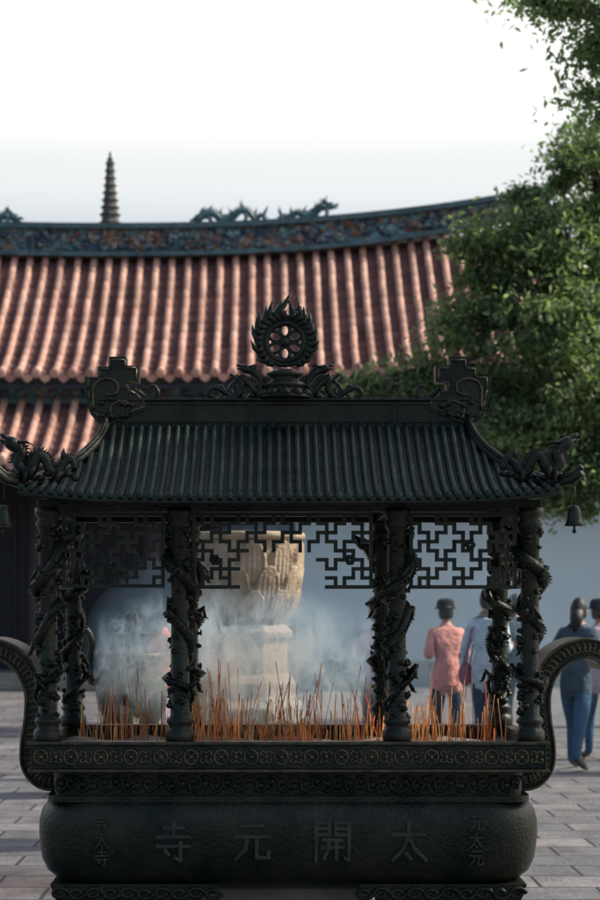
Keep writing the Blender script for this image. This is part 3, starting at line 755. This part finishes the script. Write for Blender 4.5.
# ================================================================ PEOPLE
skin_m=mat('skin',(.38,.22,.16),.55,var=.08,bump=0)
def cloth(n,c): return mat(n,c,.9,var=.22,scale=9,bump=.8,bscale=13,bdist=.04,spec=.2)
hair_m=mat('hair',(.012,.010,.010),.5,var=.3,scale=40,bump=.5,bscale=90,bdist=.01)
def person(name,u,d,yaw,H,top,pants,shoes,arms,stride=.1,hat=None,hairlen=0,coat=.155,bag=None,lean=0.0):
    root=empty(name); s=H/1.68
    V=[];E=[];reg=[]
    def v(x,y,z,r): V.append((x,y,z,r)); return len(V)-1
    def e(a,b_,g): E.append((a,b_)); reg.append(g)
    pel=v(0,0,.93,.135); wst=v(0,-.01,1.08,.125); ch=v(0,-.02-lean,1.26,.135); nb=v(0,-.02-lean*1.3,1.41,.075); nk=v(0,-.03-lean*1.5,1.50,.052)
    hm=v(0,0,.84,coat)
    e(pel,wst,0);e(wst,ch,0);e(ch,nb,0);e(nb,nk,3); e(pel,hm,0)
    for i,sx in enumerate((-1,1)):
        st=stride*(1 if sx>0 else -1)
        h=v(sx*.085,0,.80,.10); k=v(sx*.095,-st*.75-.02,.47,.068); a=v(sx*.10,-st*.9+.03+(abs(st)*.3 if st<0 else 0),.09+(.05 if st<-.05 else 0),.043); t=v(sx*.11,-st*.9-.14,.035+(.0 if st>=-.05 else .01),.036); t2=v(sx*.115,-st*.9-.20,.032,.030)
        e(hm,h,1);e(h,k,1);e(k,a,1);e(a,t,2);e(t,t2,2)
        sh=v(sx*.165,-.02-lean,1.355,.068); m2=arms[i]
        el=v(sx*m2[0][0],m2[0][1]-lean,m2[0][2],.052); wr=v(sx*m2[1][0],m2[1][1]-lean,m2[1][2],.034)
        e(ch,sh,0);e(sh,el,0);e(el,wr,0)
        dd=(Vector(m2[1])-Vector(m2[0])).normalized(); hp_=Vector(m2[1])+dd*.07
        hd=v(sx*hp_.x,hp_.y-lean,hp_.z,.028); e(wr,hd,3)
    me=bpy.data.meshes.new('sk'); me.from_pydata([(a[0]*s,a[1]*s,a[2]*s) for a in V],E,[]); o=bpy.data.objects.new('sk',me); scene.collection.objects.link(o)
    sk=o.modifiers.new('s','SKIN'); sk.use_smooth_shade=True
    for i,a in enumerate(V):
        sv=me.skin_vertices[0].data[i]; sv.radius=(a[3]*s,a[3]*s); sv.use_root=(i==0)
    sb_=o.modifiers.new('ss','SUBSURF'); sb_.levels=2; sb_.render_levels=2
    dg=bpy.context.evaluated_depsgraph_get(); m2_=bpy.data.meshes.new_from_object(o.evaluated_get(dg)); bpy.data.objects.remove(o)
    m2_.materials.clear()
    for mm in (top,pants,shoes,skin_m): m2_.materials.append(mm)
    P=np.array([[a[0],a[1],a[2]] for a in V])*s
    for p in m2_.polygons:
        c=np.array(p.center); best=9;bi=0
        for i,(a,b_) in enumerate(E):
            A=P[a];B=P[b_];AB=B-A;tt=min(1,max(0,np.dot(c-A,AB)/np.dot(AB,AB))); dd=np.linalg.norm(c-A-AB*tt)-(V[a][3]*(1-tt)+V[b_][3]*tt)*s
            if dd<best: best=dd;bi=i
        g_=reg[bi]
        if g_==1 and c[2]>.76*s: g_=0
        if g_==3 and c[2]>1.38*s and c[2]<1.45*s and abs(c[0])<.2*s: g_=0
        p.material_index=g_; p.use_smooth=True
    body=bpy.data.objects.new('body',m2_); scene.collection.objects.link(body); body.parent=root
    b=MB(); hc=Vector((0,-.045-lean*1.7,1.585))*s; vs=[];n,m=20,14
    for i in range(m+1):
        p=math.pi*i/m
        for j in range(n):
            a=2*math.pi*j/n; x=math.sin(p)*math.cos(a); y=math.sin(p)*math.sin(a); z=math.cos(p)
            k=1-.22*max(0,-z)**1.5*(1 if y<0 else .7)
            q=Vector((x*.074*k,y*.094*k,z*.115))
            if y<-.7 and abs(x)<.25 and -.35<z<.1: q.y-=.016*(1-abs(x)/.25)
            vs.append(hc+q*s)
    b.add(vs,[(i*n+j,(i+1)*n+j,(i+1)*n+(j+1)%n,i*n+(j+1)%n) for i in range(m) for j in range(n)],0,True)
    for sx in (-1,1):
        b.ell(hc+Vector((sx*.075,.005,-.01))*s,(.012*s,.02*s,.03*s),0); b.ell(hc+Vector((sx*.028,-.082,.01))*s,(.012*s,.007*s,.006*s),1,n=8,m=5)
        b.ell(hc+Vector((sx*.028,-.084,.03))*s,(.017*s,.006*s,.004*s),1,n=8,m=5)
    b.ell(hc+Vector((0,-.083,-.055))*s,(.022*s,.006*s,.006*s),2,n=8,m=5)
    lip=bpy.data.materials.get('lips') or mat('lips',(.35,.1,.09),.5,bump=0)
    b.obj('head',[skin_m,hair_m,lip],root)
    b=MB(); vs=[];
    for i in range(m+1):
        p=math.pi*i/m*.72
        for j in range(n):
            a=2*math.pi*j/n; x=math.sin(p)*math.cos(a); y=math.sin(p)*math.sin(a); z=math.cos(p)
            if y<-.25 and z<.45: x*=.86;y*=.86;z=max(z,.1)
            vs.append(hc+Vector((x*.085,y*.104+.006,z*.125+.004))*s*(1+.02*math.sin(j*5+i)))
    b.add(vs,[(i*n+j,(i+1)*n+j,(i+1)*n+(j+1)%n,i*n+(j+1)%n) for i in range(m) for j in range(n)],0,True)
    if hairlen: b.tube([hc+Vector((0,.06,0))*s,hc+Vector((0,.085,-.1))*s,hc+Vector((0,.10,-.1-hairlen))*s],[.07*s,.065*s,.03*s],12)
    if hat:
        b.lathe([(.115*s,-.012),(.12*s,-.004),(.098*s,.006),(.098*s,.03),(.092*s,.065),(.07*s,.088),(.02*s,.098)],tuple(hc+Vector((0,.0,.045))*s),24,1)
    b.obj('hair',[hair_m]+([hat] if hat else []),root)
    b=MB()
    for i,sx in enumerate((-1,1)):
        m2=arms[i]; A=Vector(m2[0]);B=Vector(m2[1]); dd=(B-A).normalized(); w=B+dd*.075; w=Vector((sx*w.x,w.y-lean,w.z)); dd=Vector((sx*dd.x,dd.y,dd.z))
        sd=dd.cross(Vector((1,0,0))); sd=sd.normalized() if sd.length>.1 else Vector((0,1,0)); cu=dd.cross(sd)*(-sx)
        for f in range(4):
            L_=(.062,.072,.068,.052)[f]; o=w+sd*(f-1.5)*.017
            b.tube([o*s,(o+dd*L_*.5+cu*.006)*s,(o+dd*L_*.85+cu*.024)*s],[.009*s,.008*s,.006*s],6)
        o=w-dd*.045-sd*.024; b.tube([o*s,(o-sd*.022+dd*.025)*s,(o-sd*.026+dd*.05)*s],[.011*s,.009*s,.007*s],6)
    b.obj('fingers',skin_m,root)
    if bag:
        b=MB(); b.ell(Vector((.21,.04,.86))*s,(.06*s,.13*s,.12*s),n=14,m=9); b.tube([Vector((.21,-.05,.93))*s,Vector((.19,-.13,1.2))*s,Vector((.10,-.06,1.42))*s,Vector((.12,.1,1.3))*s,Vector((.2,.12,.95))*s],.010*s,6)
        b.obj('shoulder_bag',bag,root)
    root.location=(X(u,d),d,0); root.rotation_euler=(0,0,yaw)
down=((.235,.02,1.10),(.25,-.06,.87)); fwd=((.22,.03,1.10),(.15,-.22,1.13)); pray=((.2,-.05,1.12),(.05,-.25,1.25)); swing=((.235,.08,1.12),(.25,.10,.89))
pink=cloth('pink_jacket',(.62,.29,.26)); denim=cloth('dark_denim',(.035,.06,.10)); denim2=cloth('blue_jeans',(.05,.11,.18)); blk=cloth('black_cloth',(.015,.017,.02)); white=cloth('pale_blue_shirt',(.45,.54,.62)); grey=cloth('grey_jacket',(.06,.09,.12)); shoe=cloth('shoe',(.12,.12,.12)); red=cloth('red_coat',(.42,.06,.05)); mauve=cloth('mauve_bag',(.25,.10,.14)); lav=cloth('lavender_coat',(.45,.38,.45))
person('woman_in_pink_jacket',447,18.6,R(195),1.62,pink,denim,shoe,(fwd,fwd),.08,hat=blk,coat=.185)
person('visitor_in_pale_shirt',487,18.2,R(150),1.74,white,denim,shoe,(fwd,down),.06,coat=.165,bag=mauve)
person('visitor_in_dark_jacket',517,21,R(200),1.70,grey,denim,shoe,(down,down),.05)
person('walking_visitor_in_jeans',576,17.2,R(150),1.64,grey,denim2,shoe,(fwd,swing),.2,hairlen=.12,coat=.17,lean=.03)
person('visitor_in_grey_coat',600,18.4,R(185),1.62,lav,denim2,shoe,(down,down),.1,hat=blk,coat=.165)
person('visitor_in_red_coat',161,18.5,R(120),1.55,red,lav,shoe,(pray,pray),.05,coat=.165)
person('visitor_in_lavender_coat',376,19,R(170),1.6,lav,denim,shoe,(pray,pray),.05,coat=.165)

# ================================================================ SMOKE
def smoke(name,x0,x1,y0,y1,z0,z1,dens,sc,cx_,cz_,rx,rz,col):
    b=MB(); b.box(x0,x1,y0,y1,z0,z1)
    m=bpy.data.materials.new(name); m.use_nodes=True; N=m.node_tree.nodes; L=m.node_tree.links; N.remove(N['Principled BSDF'])
    pv=N.new('ShaderNodeVolumeScatter'); pv.inputs['Color'].default_value=(*col,1); pv.inputs['Anisotropy'].default_value=0
    tc=N.new('ShaderNodeTexCoord'); mp=N.new('ShaderNodeMapping'); mp.inputs['Rotation'].default_value=(0,.45,0); mp.inputs['Scale'].default_value=(1.3,.6,.75)
    L.new(tc.outputs['Object'],mp.inputs[0])
    no=N.new('ShaderNodeTexNoise'); no.inputs['Scale'].default_value=sc; no.inputs['Detail'].default_value=4; no.inputs['Roughness'].default_value=.6; no.inputs['Distortion'].default_value=1.8
    L.new(mp.outputs[0],no.inputs['Vector'])
    sb2=N.new('ShaderNodeMath'); sb2.operation='SUBTRACT'; sb2.inputs[1].default_value=.53; L.new(no.outputs['Fac'],sb2.inputs[0])
    ab=N.new('ShaderNodeMath'); ab.operation='ABSOLUTE'; L.new(sb2.outputs[0],ab.inputs[0])
    fl=N.new('ShaderNodeMapRange'); fl.interpolation_type='SMOOTHSTEP'; fl.inputs[1].default_value=.0; fl.inputs[2].default_value=.032; fl.inputs[3].default_value=1; fl.inputs[4].default_value=0; L.new(ab.outputs[0],fl.inputs[0])
    mr=N.new('ShaderNodeMapRange'); mr.interpolation_type='SMOOTHSTEP'; mr.inputs[1].default_value=.50; mr.inputs[2].default_value=.68; mr.inputs[3].default_value=.02; mr.inputs[4].default_value=.7; L.new(no.outputs['Fac'],mr.inputs[0])
    ad=N.new('ShaderNodeMath'); ad.operation='ADD'; L.new(fl.outputs[0],ad.inputs[0]); L.new(mr.outputs[0],ad.inputs[1])
    m2=N.new('ShaderNodeMapping'); m2.vector_type='TEXTURE'; m2.inputs['Location'].default_value=(cx_,(y0+y1)/2,cz_); m2.inputs['Scale'].default_value=(rx,(y1-y0)/2,rz); L.new(tc.outputs['Object'],m2.inputs[0])
    gr=N.new('ShaderNodeTexGradient'); gr.gradient_type='SPHERICAL'; L.new(m2.outputs[0],gr.inputs[0])
    ml=N.new('ShaderNodeMath'); ml.operation='MULTIPLY'; L.new(ad.outputs[0],ml.inputs[0]); L.new(gr.outputs['Fac'],ml.inputs[1])
    m3=N.new('ShaderNodeMath'); m3.operation='MULTIPLY'; m3.inputs[1].default_value=dens; L.new(ml.outputs[0],m3.inputs[0]); L.new(m3.outputs[0],pv.inputs['Density'])
    L.new(pv.outputs[0],N['Material Output'].inputs['Volume'])
    try: m.cycles.volume_step_rate=.6
    except Exception: pass
    return b.obj(name,m)
smoke('incense_smoke',-1.0,1.15,9.75,11.05,.9,1.85,8.5,3.6,X(240,10.4),Z(662,10.4),1.05,.48,(.56,.80,1))
def haze(name,c,r,dens,col):
    b=MB(); b.ell(c,r,n=32,m=20)
    m=bpy.data.materials.new(name); m.use_nodes=True; N=m.node_tree.nodes; L=m.node_tree.links; N.remove(N['Principled BSDF'])
    pv=N.new('ShaderNodeVolumeScatter'); pv.inputs['Color'].default_value=(*col,1); pv.inputs['Density'].default_value=dens; pv.inputs['Anisotropy'].default_value=.2
    L.new(pv.outputs[0],N['Material Output'].inputs['Volume']); b.obj(name,m)
haze('drifting_smoke',(X(410,24),24,1.1),(4.4,7,1.9),.022,(.45,.74,1))

# ================================================================ LIGHT / SKY / CAMERA
el=R(43); az=R(84)
sd=Vector((math.sin(az)*math.cos(el),math.cos(az)*math.cos(el),math.sin(el)))
sun=bpy.data.lights.new('sun','SUN'); sun.energy=5; sun.angle=R(.5); sun.color=(1,.93,.80)
so=bpy.data.objects.new('sun',sun); scene.collection.objects.link(so); so.rotation_euler=sd.to_track_quat('Z','Y').to_euler()
w=bpy.data.worlds.new('World'); scene.world=w; w.use_nodes=True; N=w.node_tree.nodes; L=w.node_tree.links
sky=N.new('ShaderNodeTexSky'); sky.sky_type='NISHITA'; sky.sun_disc=False; sky.sun_elevation=el; sky.sun_rotation=az; sky.dust_density=4; sky.air_density=1.2
tc=N.new('ShaderNodeTexCoord'); sp=N.new('ShaderNodeSeparateXYZ'); L.new(tc.outputs['Generated'],sp.inputs[0])
cr=N.new('ShaderNodeValToRGB'); cr.color_ramp.interpolation='EASE'; e=cr.color_ramp.elements
e[0].position=.0; e[0].color=(.2,.2,.2,1); e[1].position=1; e[1].color=(0,0,0,1)
for p,v in ((.19,.35),(.235,.74),(.268,1),(.42,1),(.60,.1)):
    x=e.new(p); x.color=(v,v,v,1)
L.new(sp.outputs[2],cr.inputs[0])
yr=N.new('ShaderNodeMapRange'); yr.interpolation_type='SMOOTHSTEP'; yr.inputs[1].default_value=-.2; yr.inputs[2].default_value=.7; yr.inputs[3].default_value=.0; yr.inputs[4].default_value=1; L.new(sp.outputs[1],yr.inputs[0])
ml=N.new('ShaderNodeMath'); ml.operation='MULTIPLY'; L.new(cr.outputs[0],ml.inputs[0]); L.new(yr.outputs[0],ml.inputs[1])
mx=N.new('ShaderNodeMix'); mx.data_type='RGBA'; mx.inputs[7].default_value=(7.1,7.1,6.9,1); L.new(ml.outputs[0],mx.inputs[0]); L.new(sky.outputs[0],mx.inputs[6])
L.new(mx.outputs[2],N['Background'].inputs[0]); N['Background'].inputs[1].default_value=.15
cam=bpy.data.cameras.new('camera'); co=bpy.data.objects.new('camera',cam); scene.collection.objects.link(co); scene.camera=co
co.location=(0,0,EYE); co.rotation_euler=(R(90),0,0)
cam.sensor_fit='VERTICAL'; cam.sensor_height=36; cam.lens=F*36/900; cam.shift_y=155/900; cam.shift_x=(300-VP)/900; cam.clip_end=2000
cam.dof.use_dof=True; cam.dof.focus_distance=8.2; cam.dof.aperture_fstop=3.5
scene.view_settings.view_transform='Standard'
